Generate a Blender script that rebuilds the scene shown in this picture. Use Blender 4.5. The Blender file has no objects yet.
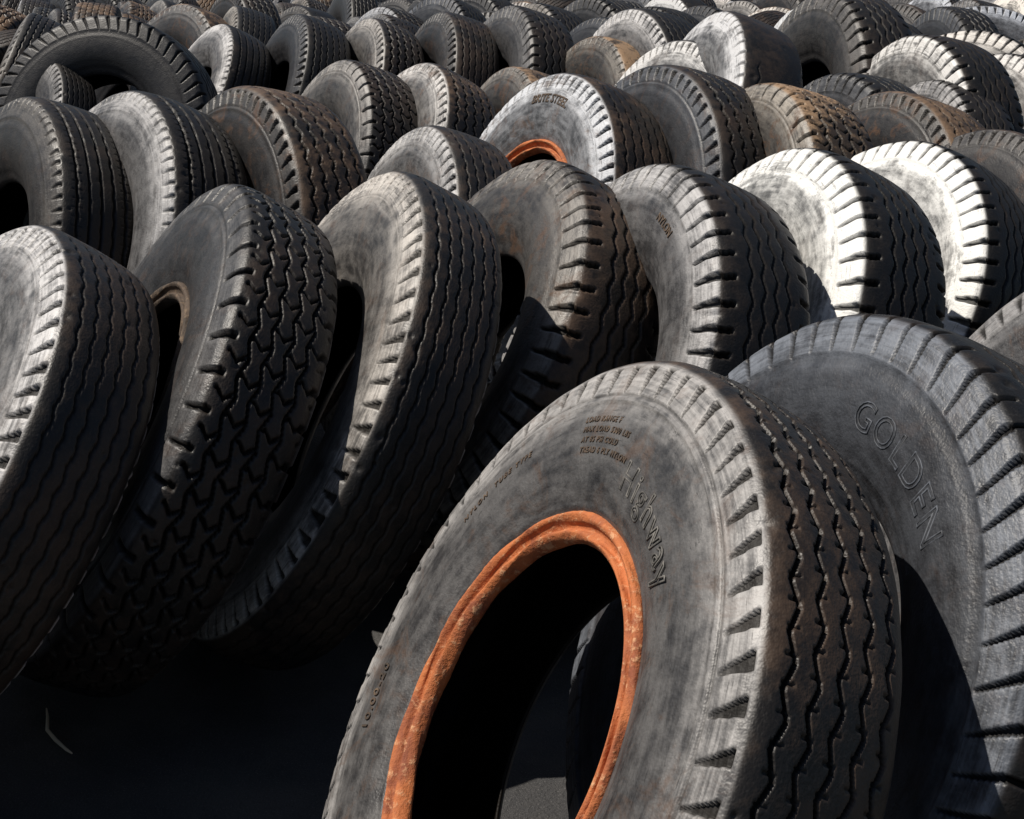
import bpy, numpy as np, math, random
from mathutils import Matrix, Vector
random.seed(7)
# Tyre yard: each entry = ground x, y (m), heading of the row, lean, outer radius, section width,
# tread type, sidewall oxidation, tread dust, blue tint; X1, X2 are unseen tyres added to shade the ground
YARD="""T1 .062 1.608 .262 .532 .523 .229 Ahi .46 .60 .40
T2 .436 1.814 .322 .445 .508 .268 Ghi .23 .15 1.0
T11 1.05 2.25 .36 .44 .515 .27 D .4 .5 .5
T3 -1.092 2.570 .55 .660 .540 .250 D .85 .35 .5
T4 -.733 2.795 .373 .553 .544 .242 B .12 .30 .5
T5 -.399 2.906 .337 .523 .547 .226 D .62 .45 .25
T6 -.053 3.311 .357 .565 .521 .290 C .26 .80 .2
T7 .269 3.100 .330 .392 .512 .279 C .55 .20 .5
T8 .597 3.322 .287 .458 .521 .283 C 2.2 .12 .6
T9 .998 3.860 .393 .486 .499 .259 C 2.4 .12 .6
T10 1.315 4.136 .35 .472 .497 .251 D .10 .6 .3
T12 -1.468 4.228 .635 .329 .523 .274 F .10 .20 .2
T13 -1.172 4.166 .652 .397 .539 .292 F .55 .10 .5
T14 -.781 4.201 .603 .232 .537 .275 A .06 1.0 .1
T15 -.297 4.084 .387 .358 .495 .246 D .60 .4 .5
T16 .111 4.695 .480 .382 .540 .296 D 1.15 .8 .75
T17 .461 4.667 .438 .287 .550 .296 A .12 .4 .9
T18 .774 4.475 .290 .264 .529 .280 B .35 1.7 .0
T20 -.727 5.905 .488 .351 .513 .274 B .35 .3 .3
T21 -.46 5.83 .44 .50 .525 .285 A .8 1.0 .4
T22 -.02 6.30 .40 .30 .48 .27 E .2 1.5 .1
T23 .38 7.14 .43 .30 .520 .268 E .2 1.9 .0
T24 -1.76 8.26 .49 .51 .536 .302 F .75 .2 .5
T25 -1.26 8.09 .41 .40 .553 .309 D .08 .1 .7
T26 -.85 7.96 .42 .40 .549 .294 A .45 .3 .3
T27 -.42 7.90 .35 .31 .560 .298 D .10 .4 .4
T28 -.05 7.70 .38 .32 .580 .312 G .20 .2 .5
T29 -1.95 6.92 1.34 .35 .579 .277 G .03 .05 .5
T30 -2.02 7.43 .56 .47 .526 .270 F .06 .1 .5
T31 -2.35 6.94 .64 .50 .496 .221 D .30 .1 .5
T34 .80 6.12 .20 .37 .605 .326 E 1.1 .3 .6
T36 1.42 6.61 .24 .18 .629 .321 C .16 .2 .3
T37 1.63 5.82 .29 .19 .560 .292 C 1.3 .2 .4
T38 2.01 6.11 .41 .36 .520 .269 C 1.2 .2 .4
T39 1.23 5.29 .37 .15 .509 .267 C .12 .1 .7
T40 1.60 5.55 .22 .25 .487 .246 C .5 .1 .5
T42 3.14 10.20 .21 .22 .545 .290 G .3 .5 .5
T43 .71 6.27 .53 .29 .537 .283 D 1.3 .4 .5
T44 .60 7.20 .42 .21 .580 .304 D .8 .1 .5
X1 -1.56 2.34 .40 .50 .52 .26 C .4 .5 .5
X2 -1.50 1.80 .35 .45 .52 .26 A .4 .5 .5
X3 1.45 2.42 .36 .40 .515 .27 A .4 .5 .5
X4 1.85 2.62 .38 .38 .515 .27 C .4 .5 .5
X5 1.72 4.30 .38 .40 .51 .27 C .5 .5 .5
X6 2.12 4.45 .38 .38 .52 .27 F .5 .5 .5
X7 1.20 4.66 .36 .32 .51 .27 A .10 1.2 .2
X8 -1.95 4.02 .50 .40 .52 .27 C .4 .5 .5"""
CAM_H,CAM_P,CAM_F=1.489,math.radians(18.21),1426.
def frame(q):
    x,y,psi,lam,R,w=q
    n=np.array([-math.cos(lam)*math.cos(psi),-math.cos(lam)*math.sin(psi),math.sin(lam)])
    u=np.array([math.sin(lam)*math.cos(psi),math.sin(lam)*math.sin(psi),math.cos(lam)])
    t=np.array([math.sin(psi),-math.cos(psi),0])
    return n,u,t,np.array([x,y,R*math.cos(lam)+0.4*w*math.sin(lam)])
# ---------------- tyre geometry -------------------
R0=0.52; W0=0.27
half=[(0,.520),(.03,.5197),(.06,.5185),(.085,.5155),(.100,.511),(.1085,.5055),(.1135,.497),(.118,.482),(.1245,.457),(.1315,.428),(.1350,.395),(.1335,.360),(.125,.325),(.112,.298),(.101,.281),(.096,.270),(.086,.260)]
def catmull(P,n=40):
    P=np.array(P,float);out=[]
    Pe=np.vstack([2*P[0]-P[1],P,2*P[-1]-P[-2]])
    for i in range(1,len(Pe)-2):
        p0,p1,p2,p3=Pe[i-1:i+3]
        for t in np.linspace(0,1,n,endpoint=False):
            out.append(.5*((2*p1)+(-p0+p2)*t+(2*p0-5*p1+4*p2-p3)*t*t+(-p0+3*p1-3*p2+p3)*t**3))
    out.append(Pe[-2]);return np.array(out)
outer=catmull([(x,r) for x,r in half[::-1]]+[(-x,r) for x,r in half[1:]])
inner=catmull([(-.086,.260),(-.080,.262),(-.094,.290),(-.114,.340),(-.118,.395),(-.108,.450),(-.085,.485),(-.04,.496),(.04,.496),(.085,.485),(.108,.450),(.118,.395),(.114,.340),(.094,.290),(.080,.262),(.086,.260)],8)
def resample(P,M,wf):
    seg=np.sqrt((np.diff(P,axis=0)**2).sum(1)); mid=(P[1:]+P[:-1])/2
    c=np.concatenate([[0],np.cumsum(seg*wf(mid))]); c/=c[-1]
    s=np.linspace(0,1,M)
    return np.stack([np.interp(s,c,P[:,0]),np.interp(s,c,P[:,1])],1)
def sstep(a,b,x):
    t=np.clip((x-a)/(b-a),0,1); return t*t*(3-2*t)
def g(d,hw,e): return 1-sstep(hw,hw+e,np.abs(d))
def tri(p): return 2*np.abs(2*(p-np.floor(p+.5)))-1
def fr(p): return p-np.floor(p+.5)
PI2=2*math.pi
def notches(A,X,R,n,r_in,d0,hw0,hw1,e,slant=0.0,ph=0.0,rend=.503):
    t=np.clip((R-r_in)/(.503-r_in),0,1)
    pitch=PI2*.5/n
    irr=.06*np.sin(A*7+1)+.05*np.sin(A*13)
    d=fr(A*n/PI2+ph+slant*t+irr)*pitch
    hw=(hw0+(hw1-hw0)*t)*(1+.18*np.sin(A*5)+.12*np.sin(A*17+2))
    zone=sstep(r_in-.002,r_in+.004,R+.003*np.sin(A*4+.5))*(np.abs(X)>.10)*(1-sstep(rend,rend+.004,R))
    return d0*g(d,hw,e)*zone*(.45+.55*t)*(.85+.15*np.sin(A*3+X*20))
def pat(kind,A,X,R,e,rg):
    tr=sstep(.500,.507,R)
    D=np.zeros(np.broadcast(A,X).shape)
    def zig(x0,amp,n,hw,dep,ph=0):
        nonlocal D
        D=np.maximum(D,dep*g(X-(x0+amp*tri(A*n/PI2+ph)),hw,e)*tr)
    wear=.80+.20*np.sin(A+rg.uniform(0,6))+.12*np.sin(3*A+rg.uniform(0,6))
    if kind=='A':
        for i,x0 in enumerate((-.076,-.038,0,.038,.076)):
            zig(x0,.0062,54,.0024,.011,ph=.25*i)
            d=fr(A*108/PI2+.5*i+.25)*PI2*.52/108
            D=np.maximum(D,.0055*g(d,.0010,e)*g(X-x0,.008,.002)*tr)
        D=D*wear
        D=np.maximum(D,notches(A,X,R,66,.455,.0125,.0015,.0095,e,.30,rend=.496))
        D=np.maximum(D,.0025*g(R-.4515,.0010,.0015)*(np.abs(X)>.1))
    elif kind=='B':
        for i,x0 in enumerate((-.060,-.020,.020,.060)):
            zig(x0,.006*(1 if i%2 else -1),46,.0016,.011)
        band=np.floor((X+.10)/.04)
        d=fr(A*46/PI2+.5*np.mod(band,2)+.12*tri(X/.04+.1))*PI2*.52/46
        D=np.maximum(D,.011*g(d,.0023,e)*tr)
        D=np.maximum(D,.013*g(fr(A*46/PI2+.5*(X>0))*PI2*.52/46,.0045,e)*sstep(.455,.475,R)*(np.abs(X)>.09))
        D=np.maximum(D,.003*g(R-.452,.001,.002)*(np.abs(X)>.1))
    elif kind=='C':
        for i,x0 in enumerate((-.045,-.015,.015,.045)): zig(x0,.005,48,.0020,.008,ph=.5*i)
        D=D*wear
        irr=.06*np.sin(A*7+1)+.05*np.sin(A*13)
        d=fr(A*56/PI2+irr+.06*tri(X/.05))*PI2*.52/56
        D=np.maximum(D,.012*g(d,.0048,e)*sstep(.074,.082,np.abs(X))*tr)
        D=np.maximum(D,notches(A,X,R,56,.442,.014,.0022,.0068,e))
        D=np.maximum(D,.002*g(R-.438,.0010,.0015)*(np.abs(X)>.1))
    elif kind=='D':
        for i,x0 in enumerate((-.078,-.047,-.016,.016,.047,.078)): zig(x0,.0030,64,.0011,.006,ph=.3*i)
        D=D*wear
        D=np.maximum(D,notches(A,X,R,70,.450,.013,.0012,.0084,e,.15,rend=.499))
        D=np.maximum(D,.002*g(R-.446,.0008,.0015)*(np.abs(X)>.1))
    elif kind=='E':
        w=sstep(-.2,.6,np.sin(A*5+X*30)+np.sin(A*2.3+1))
        for i,x0 in enumerate((-.06,-.02,.02,.06)):
            D=np.maximum(D,w*.0035*g(X-(x0+.006*tri(A*46/PI2)),.0018,e)*tr)
        D=np.maximum(D,notches(A,X,R,60,.465,.007,.0015,.006,e))
    elif kind=='F':
        for x0 in (-.070,-.035,0,.035,.070): zig(x0,.0012,60,.0024,.009)
        d=fr(A*120/PI2)*PI2*.52/120
        D=np.maximum(D,.003*g(d,.0010,e)*tr*g(np.abs(np.abs(X)-.070)-.008,.006,.002))
        D=D*wear
        D=np.maximum(D,notches(A,X,R,80,.472,.006,.0012,.005,e))
    elif kind=='G':
        for i,x0 in enumerate((-.050,-.017,.017,.050)): zig(x0,.006,50,.0020,.009,ph=.5*i)
        D=D*wear
        D=np.maximum(D,notches(A,X,R,58,.442,.011,.0016,.0058,e,.5))
        irr=.06*np.sin(A*7+1)+.05*np.sin(A*13)
        d=fr(A*58/PI2+.5+irr)*PI2*.52/58
        D=np.maximum(D,.009*g(d,.0030,e)*sstep(.080,.086,np.abs(X))*tr)
        for rr in (.436,.431,.426): D=np.maximum(D,.0014*g(R-rr,.0008,.0012)*(np.abs(X)>.1))
    return D
def tyre_mesh(name,kind,N,M,seed):
    fine=0.0016 if N>1000 else .0023
    def wf(m):
        x,r=m[:,0],m[:,1]
        w=np.where(r>.44,1.0,.42); return w*np.where(x<-.09,.35,1.0)
    P=resample(outer,M,wf); I=inner[2:-2:5]
    d=np.gradient(P,axis=0); d/=np.linalg.norm(d,axis=1)[:,None]
    nr=np.stack([-d[:,1],d[:,0]],1)
    if nr[M//2,1]<0: nr=-nr
    a=np.arange(N)*PI2/N
    A=a[:,None]; X=P[None,:,0]; R=P[None,:,1]
    r2=np.random.default_rng(seed)
    G=pat(kind,A,X,R,fine,r2)
    wob=np.zeros((N,M))
    for k in range(1,6):
        wob+=.0009/k*np.sin(k*A*2+r2.uniform(0,6)+X*r2.uniform(-20,20))
    for k in (9,14,23,31):
        wob+=.00025*np.sin(k*A+r2.uniform(0,6)+X*r2.uniform(-80,80))*(R>.49)
    side=(np.abs(X)>.1)
    up=0.0028*sstep(.4395,.442,R)*side*(1-sstep(.49,.505,R))+.0020*g(R-.352,.0012,.0012)*(0 if N>1000 else 1)+.0018*g(R-.300,.0015,.0012)+.0014*g(R-.418,.0006,.0008)*side
    H=up-G+wob
    for c in range(60):   # chips knocked out of the shoulders and ribs
        a0=r2.uniform(0,PI2);x0=r2.choice([-1,1])*r2.uniform(.070,.114) if c<44 else r2.uniform(-.08,.08);s=r2.uniform(.002,.009)
        H-=(.0040 if c<44 else .0025)*np.exp(-(((np.mod(A-a0+math.pi,PI2)-math.pi)*.51)**2+(X-x0)**2)/s**2)*(R>.47)
    PX=P[None,:,0]+nr[None,:,0]*H; PR=P[None,:,1]+nr[None,:,1]*H
    K=len(I)
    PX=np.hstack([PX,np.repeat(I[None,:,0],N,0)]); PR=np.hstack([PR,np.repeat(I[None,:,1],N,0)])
    MM=M+K
    V=np.stack([PX,PR*np.sin(A),PR*np.cos(A)],2).reshape(-1,3)
    i=np.arange(N)[:,None]; j=np.arange(MM)[None,:]
    i2=(i+1)%N; j2=(j+1)%MM
    F=np.stack([i*MM+j,i*MM+j2,i2*MM+j2,i2*MM+j],2).reshape(-1,4)
    me=bpy.data.meshes.new(name)
    me.vertices.add(len(V)); me.vertices.foreach_set('co',V.ravel())
    me.loops.add(F.size); me.loops.foreach_set('vertex_index',F.ravel().astype(np.int32))
    me.polygons.add(len(F)); me.polygons.foreach_set('loop_start',np.arange(0,F.size,4,dtype=np.int32))
    me.polygons.foreach_set('loop_total',np.full(len(F),4,dtype=np.int32))
    me.update(calc_edges=True)
    me.polygons.foreach_set('use_smooth',np.ones(len(F),bool))
    def attr(nm,arr):
        at=me.attributes.new(nm,'FLOAT','POINT'); at.data.foreach_set('value',arr.ravel().astype(np.float32))
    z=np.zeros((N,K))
    attr('groove',np.hstack([np.clip(G/.006,0,1),z+1]))  # inner wall set to full groove so its shade is painted near black
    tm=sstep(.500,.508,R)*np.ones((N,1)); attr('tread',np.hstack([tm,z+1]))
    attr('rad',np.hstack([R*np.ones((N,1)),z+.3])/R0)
    pc=me.attributes.new('pc','FLOAT_VECTOR','POINT')
    sarr=np.concatenate([np.linspace(0,1,M)*.85,np.linspace(.9,1,K)])[None,:]*np.ones((N,1))
    pc.data.foreach_set('vector',np.stack([np.cos(A)*np.ones((1,MM)),np.sin(A)*np.ones((1,MM)),sarr],2).ravel().astype(np.float32))
    return me
# ---------------- materials -----------------------
def newmat(n):
    m=bpy.data.materials.new(n); m.use_nodes=True; nt=m.node_tree
    return m,nt,nt.nodes['Principled BSDF']
class NB:
    def __init__(s,nt): s.nt=nt
    def n(s,t,**k):
        x=s.nt.nodes.new(t)
        for a,b in k.items(): setattr(x,a,b)
        return x
    def l(s,a,b): s.nt.links.new(a,b)
    def val(s,x,sock):
        if isinstance(x,(int,float)): sock.default_value=x
        elif isinstance(x,tuple): sock.default_value=x if len(x)==4 else (*x,1)
        else: s.l(x,sock)
    def math(s,op,a,b=0.0,clamp=False):
        x=s.n('ShaderNodeMath',operation=op,use_clamp=clamp); s.val(a,x.inputs[0]); s.val(b,x.inputs[1])
        return x.outputs[0]
    def mix(s,f,a,b):
        x=s.n('ShaderNodeMix',data_type='RGBA'); s.val(f,x.inputs[0]); s.val(a,x.inputs[6]); s.val(b,x.inputs[7]); return x.outputs[2]
    def noise(s,v,sc,det=3,rough=.6,dist=0):
        x=s.n('ShaderNodeTexNoise'); s.l(v,x.inputs['Vector']); x.inputs['Scale'].default_value=sc; x.inputs['Detail'].default_value=det; x.inputs['Roughness'].default_value=rough; x.inputs['Distortion'].default_value=dist; return x.outputs[0]
    def ramp(s,v,a,b):
        x=s.n('ShaderNodeMapRange',interpolation_type='SMOOTHSTEP'); s.val(v,x.inputs[0]); x.inputs[1].default_value=a; x.inputs[2].default_value=b; return x.outputs[0]
def rubber():
    m,nt,bs=newmat('weathered_rubber'); b=NB(nt)
    tc=b.n('ShaderNodeTexCoord'); oi=b.n('ShaderNodeObjectInfo')
    off=b.n('ShaderNodeVectorMath',operation='SCALE'); b.l(oi.outputs['Random'],off.inputs[3]); off.inputs[0].default_value=(37,53,71)
    v=b.n('ShaderNodeVectorMath',operation='ADD'); b.l(tc.outputs['Object'],v.inputs[0]); b.l(off.outputs[0],v.inputs[1]); v=v.outputs[0]
    sc=b.n('ShaderNodeSeparateColor'); b.l(oi.outputs['Color'],sc.inputs[0]); L,Bn,Bl=sc.outputs
    at=lambda n:b.n('ShaderNodeAttribute',attribute_name=n)
    tread=at('tread').outputs['Fac']; gr=at('groove').outputs['Fac']; rad=at('rad').outputs['Fac']
    pcv=at('pc').outputs['Vector']
    pm=b.n('ShaderNodeVectorMath',operation='MULTIPLY'); b.l(pcv,pm.inputs[0]); pm.inputs[1].default_value=(2.0,2.0,36)
    pa=b.n('ShaderNodeVectorMath',operation='ADD'); b.l(pm.outputs[0],pa.inputs[0]); b.l(off.outputs[0],pa.inputs[1])
    streak=b.noise(pa.outputs[0],2.2,3,.6)
    n1=b.noise(v,4,4,.62,.4); n2=b.noise(v,30,3,.7); n4=b.noise(v,170,2,.6); n5=b.noise(v,11,4,.75,1.2)
    sum_=b.math('ADD',b.math('MULTIPLY',n1,.40),b.math('ADD',b.math('MULTIPLY',n2,.30),b.math('MULTIPLY',streak,.30)))
    chalk_hilite=b.ramp(sum_,.37,.61)
    rad_hilite=b.math('ADD',.34,b.math('MULTIPLY',b.ramp(rad,.76,.92),1.12))  # lighter shoulder, darker inner sidewall: wear plus highlight contrast painted into the colour
    chalk_hilite=b.math('MULTIPLY',b.math('MULTIPLY',b.math('ADD',.15,b.math('MULTIPLY',chalk_hilite,.85)),L),rad_hilite,clamp=True)
    tint=b.mix(Bl,(.70,.63,.54),(.50,.55,.64))
    tint=b.mix(b.ramp(L,.9,1.8),tint,(.80,.80,.78))
    side=b.mix(chalk_hilite,(.011,.011,.013),tint)
    stain=b.math('MULTIPLY',b.ramp(n5,.50,.72),b.math('MULTIPLY',Bn,.85,clamp=True),clamp=True)
    side=b.mix(stain,side,(.105,.058,.034))
    side=b.mix(b.math('MULTIPLY',b.ramp(b.noise(pa.outputs[0],5,3,.7,.5),.60,.72),.65),side,(.016,.016,.017))
    tf=b.math('MULTIPLY',b.math('ADD',.06,b.math('MULTIPLY',b.ramp(b.math('ADD',b.math('MULTIPLY',n1,.6),b.math('MULTIPLY',n2,.4)),.42,.62),.72)),Bn,clamp=True)
    dust=b.mix(b.ramp(Bn,.8,1.8),(.125,.078,.050),(.30,.195,.115))
    tcol=b.mix(tf,(.009,.009,.009),dust)
    tcol=b.mix(b.math('MULTIPLY',b.ramp(n4,.56,.72),.12),tcol,(.13,.12,.11))
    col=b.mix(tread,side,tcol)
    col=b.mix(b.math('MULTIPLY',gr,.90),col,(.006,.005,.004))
    col=b.mix(b.math('MULTIPLY',b.ramp(n4,.60,.78),.35),col,(.010,.010,.010))
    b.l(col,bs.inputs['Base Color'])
    b.l(b.math('ADD',.28,b.math('MULTIPLY',n2,.42)),bs.inputs['Roughness'])
    b.l(b.math('SUBTRACT',.42,b.math('MULTIPLY',gr,.34)),bs.inputs['Specular IOR Level'])
    h=b.math('ADD',b.math('MULTIPLY',b.noise(v,40,3,.75),.42),b.math('MULTIPLY',b.noise(v,210,1,.6),.28))
    h=b.math('MULTIPLY',h,b.math('SUBTRACT',1.0,b.math('MULTIPLY',tread,.25)))
    bp=b.n('ShaderNodeBump'); bp.inputs['Strength'].default_value=.8; bp.inputs['Distance'].default_value=.004; b.l(h,bp.inputs['Height']); b.l(bp.outputs[0],bs.inputs['Normal'])
    return m
def rust(n,c1,c2,c3):
    m,nt,bs=newmat(n); b=NB(nt); tc=b.n('ShaderNodeTexCoord'); v=tc.outputs['Object']
    n1=b.noise(v,9,5,.7,.6); n2=b.noise(v,55,4,.75)
    col=b.mix(b.ramp(n1,.40,.66),c1,c2); col=b.mix(b.ramp(n2,.52,.68),col,c3)
    b.l(col,bs.inputs['Base Color']); bs.inputs['Roughness'].default_value=.8
    bp=b.n('ShaderNodeBump'); bp.inputs['Strength'].default_value=.9; bp.inputs['Distance'].default_value=.004; b.l(b.math('ADD',n2,b.math('MULTIPLY',n1,.6)),bp.inputs['Height']); b.l(bp.outputs[0],bs.inputs['Normal'])
    return m
RUB=rubber()
RUST=rust('orange_rust',(.50,.150,.045),(.24,.065,.028),(.62,.33,.17))
RUSTY=rust('brown_rust',(.09,.06,.04),(.03,.022,.016),(.16,.11,.07))
def letter_mat(n,c):
    m,nt,bs=newmat(n); b=NB(nt); tc=b.n('ShaderNodeTexCoord')
    n1=b.noise(tc.outputs['Object'],45,3,.7)
    b.l(b.mix(b.ramp(n1,.35,.65),tuple(.3*x for x in c),c),bs.inputs['Base Color']); bs.inputs['Roughness'].default_value=.6
    return m
LET1=letter_mat('worn_letter_rubber',(.17,.16,.145)); LET2=letter_mat('worn_letter_rubber_blue',(.085,.095,.115))
# ---------------- build tyres ---------------------
meshes={}
for kind,N,M in (('A',1440,250),('G',1260,210)):
    meshes[kind+'hi']=tyre_mesh('tire_'+kind,kind,N,M,3)
for i,kind in enumerate('ABCDEFG'):
    meshes[kind]=tyre_mesh('tire_mid_'+kind,kind,960,128,10+i)
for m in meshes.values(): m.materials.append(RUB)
def tyre_matrix(q):
    n,u,t,c=frame(q); s=q[4]/R0; sx=q[5]/W0
    return Matrix(((n[0]*sx,t[0]*s,u[0]*s,c[0]),(n[1]*sx,t[1]*s,u[1]*s,c[1]),(n[2]*sx,t[2]*s,u[2]*s,c[2]),(0,0,0,1)))
def spin(a): return Matrix.Rotation(a,4,'X')
placed=[]
def tyre(q,kind,L=.4,Bn=.5,Bl=.5,rot=None):
    o=bpy.data.objects.new('truck_tire',meshes[kind]); bpy.context.collection.objects.link(o)
    r=random.uniform(0,6.28) if rot is None else rot
    o.matrix_world=tyre_matrix(q)@spin(r)
    o.color=(L,Bn,Bl,1); placed.append((q[0],q[1]))
    return o,r
def ring_mesh(name,prof,N=160,mat=None,seed=0):
    r2=np.random.default_rng(seed); V=[];F=[]
    K=len(prof)
    for i in range(N):
        a=PI2*i/N
        for k,(x,r) in enumerate(prof):
            j=.0010*math.sin(7*a+k*.3)+.0007*math.sin(17*a+.5*k)+r2.normal()*.0002
            V.append((x+j,(r+j)*math.sin(a),(r+j)*math.cos(a)))
        for k in range(K-1):
            i2=(i+1)%N; F.append((i*K+k,i*K+k+1,i2*K+k+1,i2*K+k))
    me=bpy.data.meshes.new(name); me.from_pydata(V,[],F)
    for p in me.polygons: p.use_smooth=True
    me.materials.append(mat); return me
rimprof=catmull([(.098,.290),(.108,.2925),(.116,.2895),(.1180,.285),(.114,.280),(.107,.277),(.1025,.272),(.104,.268),(.110,.2655),(.1115,.262),(.106,.257),(.096,.2535),(.088,.2535),(.083,.258)],4)
RIM=ring_mesh('rim_ring',rimprof,240,RUST,1); RIMY=ring_mesh('rim_ring_brown',rimprof,160,RUSTY,2)
def rim(parent,me,nm='rim_ring'):
    o=bpy.data.objects.new(nm,me); bpy.context.collection.objects.link(o); o.parent=parent; return o
def lettering(parent,text,size,a0,rad,rot,bev=.0009,fill=False,step=1.0,mat=LET1):
    cu=bpy.data.curves.new('lettering','FONT'); cu.body=text; cu.size=size; cu.space_character=step
    cu.resolution_u=4; cu.bevel_depth=bev; cu.bevel_resolution=1
    if fill: cu.extrude=.0010
    else: cu.fill_mode='NONE'
    ob=bpy.data.objects.new('tmp',cu); bpy.context.collection.objects.link(ob)
    dg=bpy.context.evaluated_depsgraph_get(); me=bpy.data.meshes.new_from_object(ob.evaluated_get(dg)); bpy.data.objects.remove(ob)
    px=outer[:len(outer)//2,0]; pr=outer[:len(outer)//2,1]; o_=np.argsort(pr)
    for v in me.vertices:
        x,y,z=v.co; r=rad+y; a=a0+x/rad
        X=float(np.interp(r,pr[o_],px[o_]))+z+.0010
        v.co=(X,r*math.sin(a),r*math.cos(a))
    me.materials.clear(); me.materials.append(mat)
    o=bpy.data.objects.new('lettering',me); bpy.context.collection.objects.link(o); o.parent=parent
    o.matrix_basis=spin(-rot)
    return o
objs={}
for L_ in YARD.split('\n'):
    p=L_.split(); q=[float(v) for v in p[1:7]]
    objs[p[0]]=tyre(q,p[7],float(p[8]),float(p[9]),float(p[10]))
o,r=objs['T1']; rim(o,RIM)
lettering(o,'Highway',.054,-.06,.338,r,.0012,step=1.16)
lettering(o,'10.00-20',.024,-2.15,.375,r,.0005,fill=True,step=1.2,mat=RUSTY)
for i,tx in enumerate(('LOAD RANGE F','MAX LOAD 5300 LBS','AT 85 PSI COLD','TREAD 6 PLY NYLON')): lettering(o,tx,.0115,-.47+.01*i,.412-.015*i,r,.0003,fill=True,step=1.25,mat=RUSTY)
lettering(o,'NYLON  TUBE TYPE',.014,-1.25,.398,r,.0003,fill=True,step=1.5,mat=RUSTY)
o,r=objs['T2']; lettering(o,'GOLDEN',.060,-.02,.345,r,.0013,step=1.15,mat=LET2)
rim(objs['T4'][0],RIMY); rim(objs['T16'][0],RIM)
o,r=objs['T16']; lettering(o,'BRITE STEEL',.04,-.3,.405,r,.001,fill=True,mat=RUSTY)
o,r=objs['T7']; lettering(o,'NYLON',.026,.2,.395,r,.0004,fill=True,mat=RUSTY)
# rows continuing behind
psi0=.385; ca,sa=math.cos(psi0),math.sin(psi0)
fit=[(x*ca+y*sa,-x*sa+y*ca) for x,y in placed]
bb=2.0
while bb<22:
    a=-12+random.uniform(0,.4)
    while a<22:
        ja=a+random.uniform(-.06,.06); jb=bb+random.uniform(-.12,.12)
        x=ja*ca-jb*sa; y=ja*sa+jb*ca
        if 6.9<y<18.5 and abs(x)<.40*y+1.2 and all(not(abs(ja-fa)<.36 and abs(jb-fb)<.80) for fa,fb in fit):
            q=[x,y,psi0+random.gauss(0,.16),random.uniform(.10,.55),random.uniform(.48,.58),random.uniform(.25,.31)]
            if random.random()<.10: q[2]+=random.choice([.9,-1.1])
            right=x>.1*y
            tyre(q,random.choice('ABCDEFGDC'),random.choice([.1,.4,.9,1.3,.05] if right else [.02,.03,.05,.08,.15,.3,.6]),random.choice([.05,.1,.3,.5,1.4,1.9] if right else [.05,.1,.2,.3,1.3]),random.random())
        a+=random.uniform(.39,.48)
    bb+=.92
# ---------------- ground --------------------------
m,nt,bs=newmat('oily_asphalt'); b=NB(nt); tc=b.n('ShaderNodeTexCoord'); v=tc.outputs['Object']
n1=b.noise(v,2.5,5,.6); n2=b.noise(v,90,4,.7); n3=b.noise(v,300,2,.6)
gc=b.mix(b.ramp(n1,.35,.7),(.050,.050,.052),(.095,.090,.084)); gc=b.mix(b.math('MULTIPLY',b.ramp(n3,.58,.7),.5),gc,(.22,.21,.20))
b.l(gc,bs.inputs['Base Color']); bs.inputs['Roughness'].default_value=.9
bs.inputs['Specular IOR Level'].default_value=.3
bp=b.n('ShaderNodeBump'); bp.inputs['Distance'].default_value=.008; b.l(n2,bp.inputs['Height']); b.l(bp.outputs[0],bs.inputs['Normal'])
me=bpy.data.meshes.new('ground'); me.from_pydata([(-300,-300,0),(300,-300,0),(300,300,0),(-300,300,0)],[],[(0,1,2,3)]); me.materials.append(m)
o=bpy.data.objects.new('ground',me); bpy.context.collection.objects.link(o)
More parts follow.
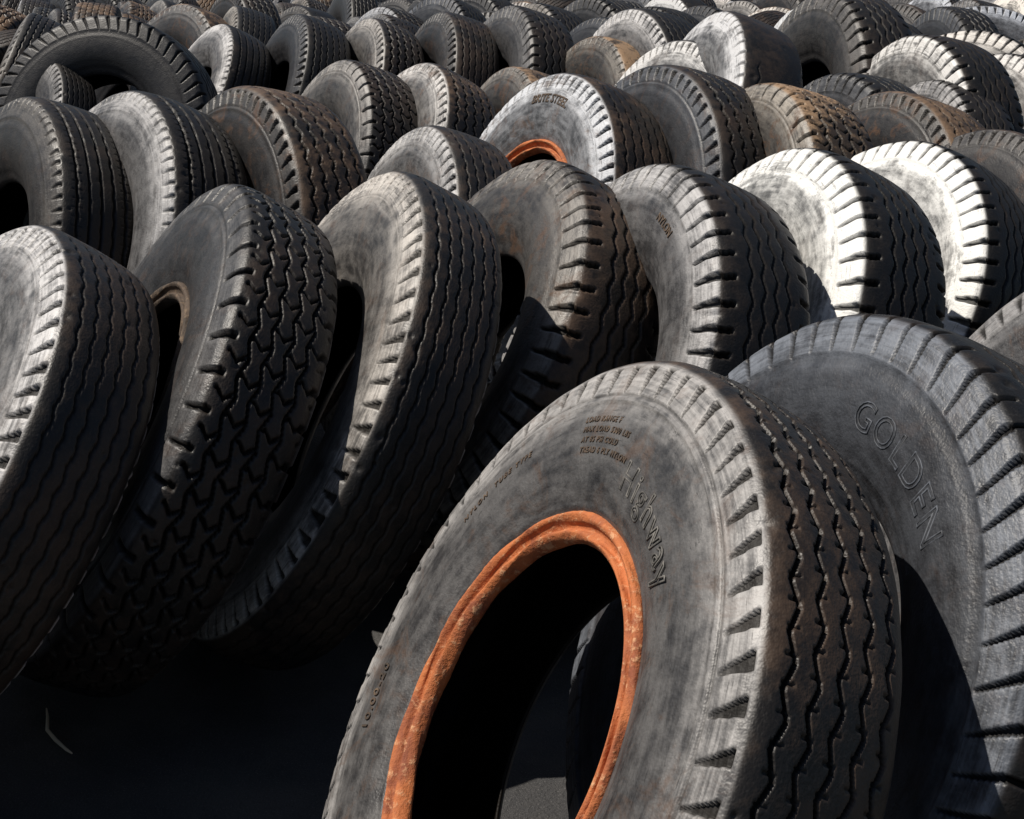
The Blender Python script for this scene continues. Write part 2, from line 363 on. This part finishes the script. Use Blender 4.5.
def tube(name,pts,radii,mat,seg=8):
    V=[];F=[]
    P=[Vector(p) for p in pts]
    for i,p in enumerate(P):
        d=(P[min(i+1,len(P)-1)]-P[max(i-1,0)]).normalized(); a1=d.orthogonal().normalized(); a2=d.cross(a1)
        for k in range(seg):
            t=PI2*k/seg; V.append(p+radii[i]*(math.cos(t)*a1+math.sin(t)*a2))
        if i:
            for k in range(seg):
                k2=(k+1)%seg; F.append(((i-1)*seg+k,(i-1)*seg+k2,i*seg+k2,i*seg+k))
    F.append(tuple(range(seg))); F.append(tuple(range((len(P)-1)*seg,len(P)*seg)))
    me=bpy.data.meshes.new(name); me.from_pydata(V,[],F); me.materials.append(mat)
    for p in me.polygons: p.use_smooth=True
    o=bpy.data.objects.new(name,me); bpy.context.collection.objects.link(o); return o
mt,nt,bs=newmat('dry_straw'); bs.inputs['Base Color'].default_value=(.8,.7,.52,1); bs.inputs['Roughness'].default_value=.8
tube('dry_twig',[(-.945,2.56,.008),(-.93,2.52,.012),(-.915,2.47,.012),(-.890,2.44,.008),(-.860,2.41,.005),(-.845,2.395,.006)],[.0015,.003,.0038,.0038,.0030,.0015],mt)
o,r=objs['T1']; vs=tube('valve_stem',[(.098,.258*math.sin(2.4),.258*math.cos(2.4)),(.112,.235*math.sin(2.38),.235*math.cos(2.38)),(.125,.222*math.sin(2.3),.222*math.cos(2.3)),(.140,.218*math.sin(2.22),.218*math.cos(2.22))],[.004,.004,.0038,.0045],RUSTY)
vs.parent=o; vs.matrix_basis=spin(-r)
# ---------------- light & camera ------------------
S=Vector((-.55,.08,.82)).normalized()
W=bpy.data.worlds.new('World');bpy.context.scene.world=W;W.use_nodes=True
nt=W.node_tree; sk=nt.nodes.new('ShaderNodeTexSky'); sk.sky_type='NISHITA'; sk.sun_disc=False
sk.sun_elevation=math.asin(S.z); sk.sun_rotation=math.atan2(S.x,S.y)
nt.links.new(sk.outputs[0],nt.nodes['Background'].inputs[0]); nt.nodes['Background'].inputs[1].default_value=.05
l=bpy.data.lights.new('sun','SUN');l.energy=5;l.angle=math.radians(.5);l.color=(1,.93,.83);lo=bpy.data.objects.new('sun',l);bpy.context.collection.objects.link(lo)
lo.rotation_euler=S.to_track_quat('Z','Y').to_euler()
cd=bpy.data.cameras.new('camera');co=bpy.data.objects.new('camera',cd);bpy.context.collection.objects.link(co)
cd.sensor_width=36;cd.lens=CAM_F*36/1024;co.location=(0,0,CAM_H);co.rotation_euler=(math.pi/2-CAM_P,0,0);cd.clip_end=1000
sc=bpy.context.scene; sc.camera=co; sc.view_settings.view_transform='Standard'; sc.view_settings.look='None'; sc.view_settings.exposure=0
print('tyres',len(placed))
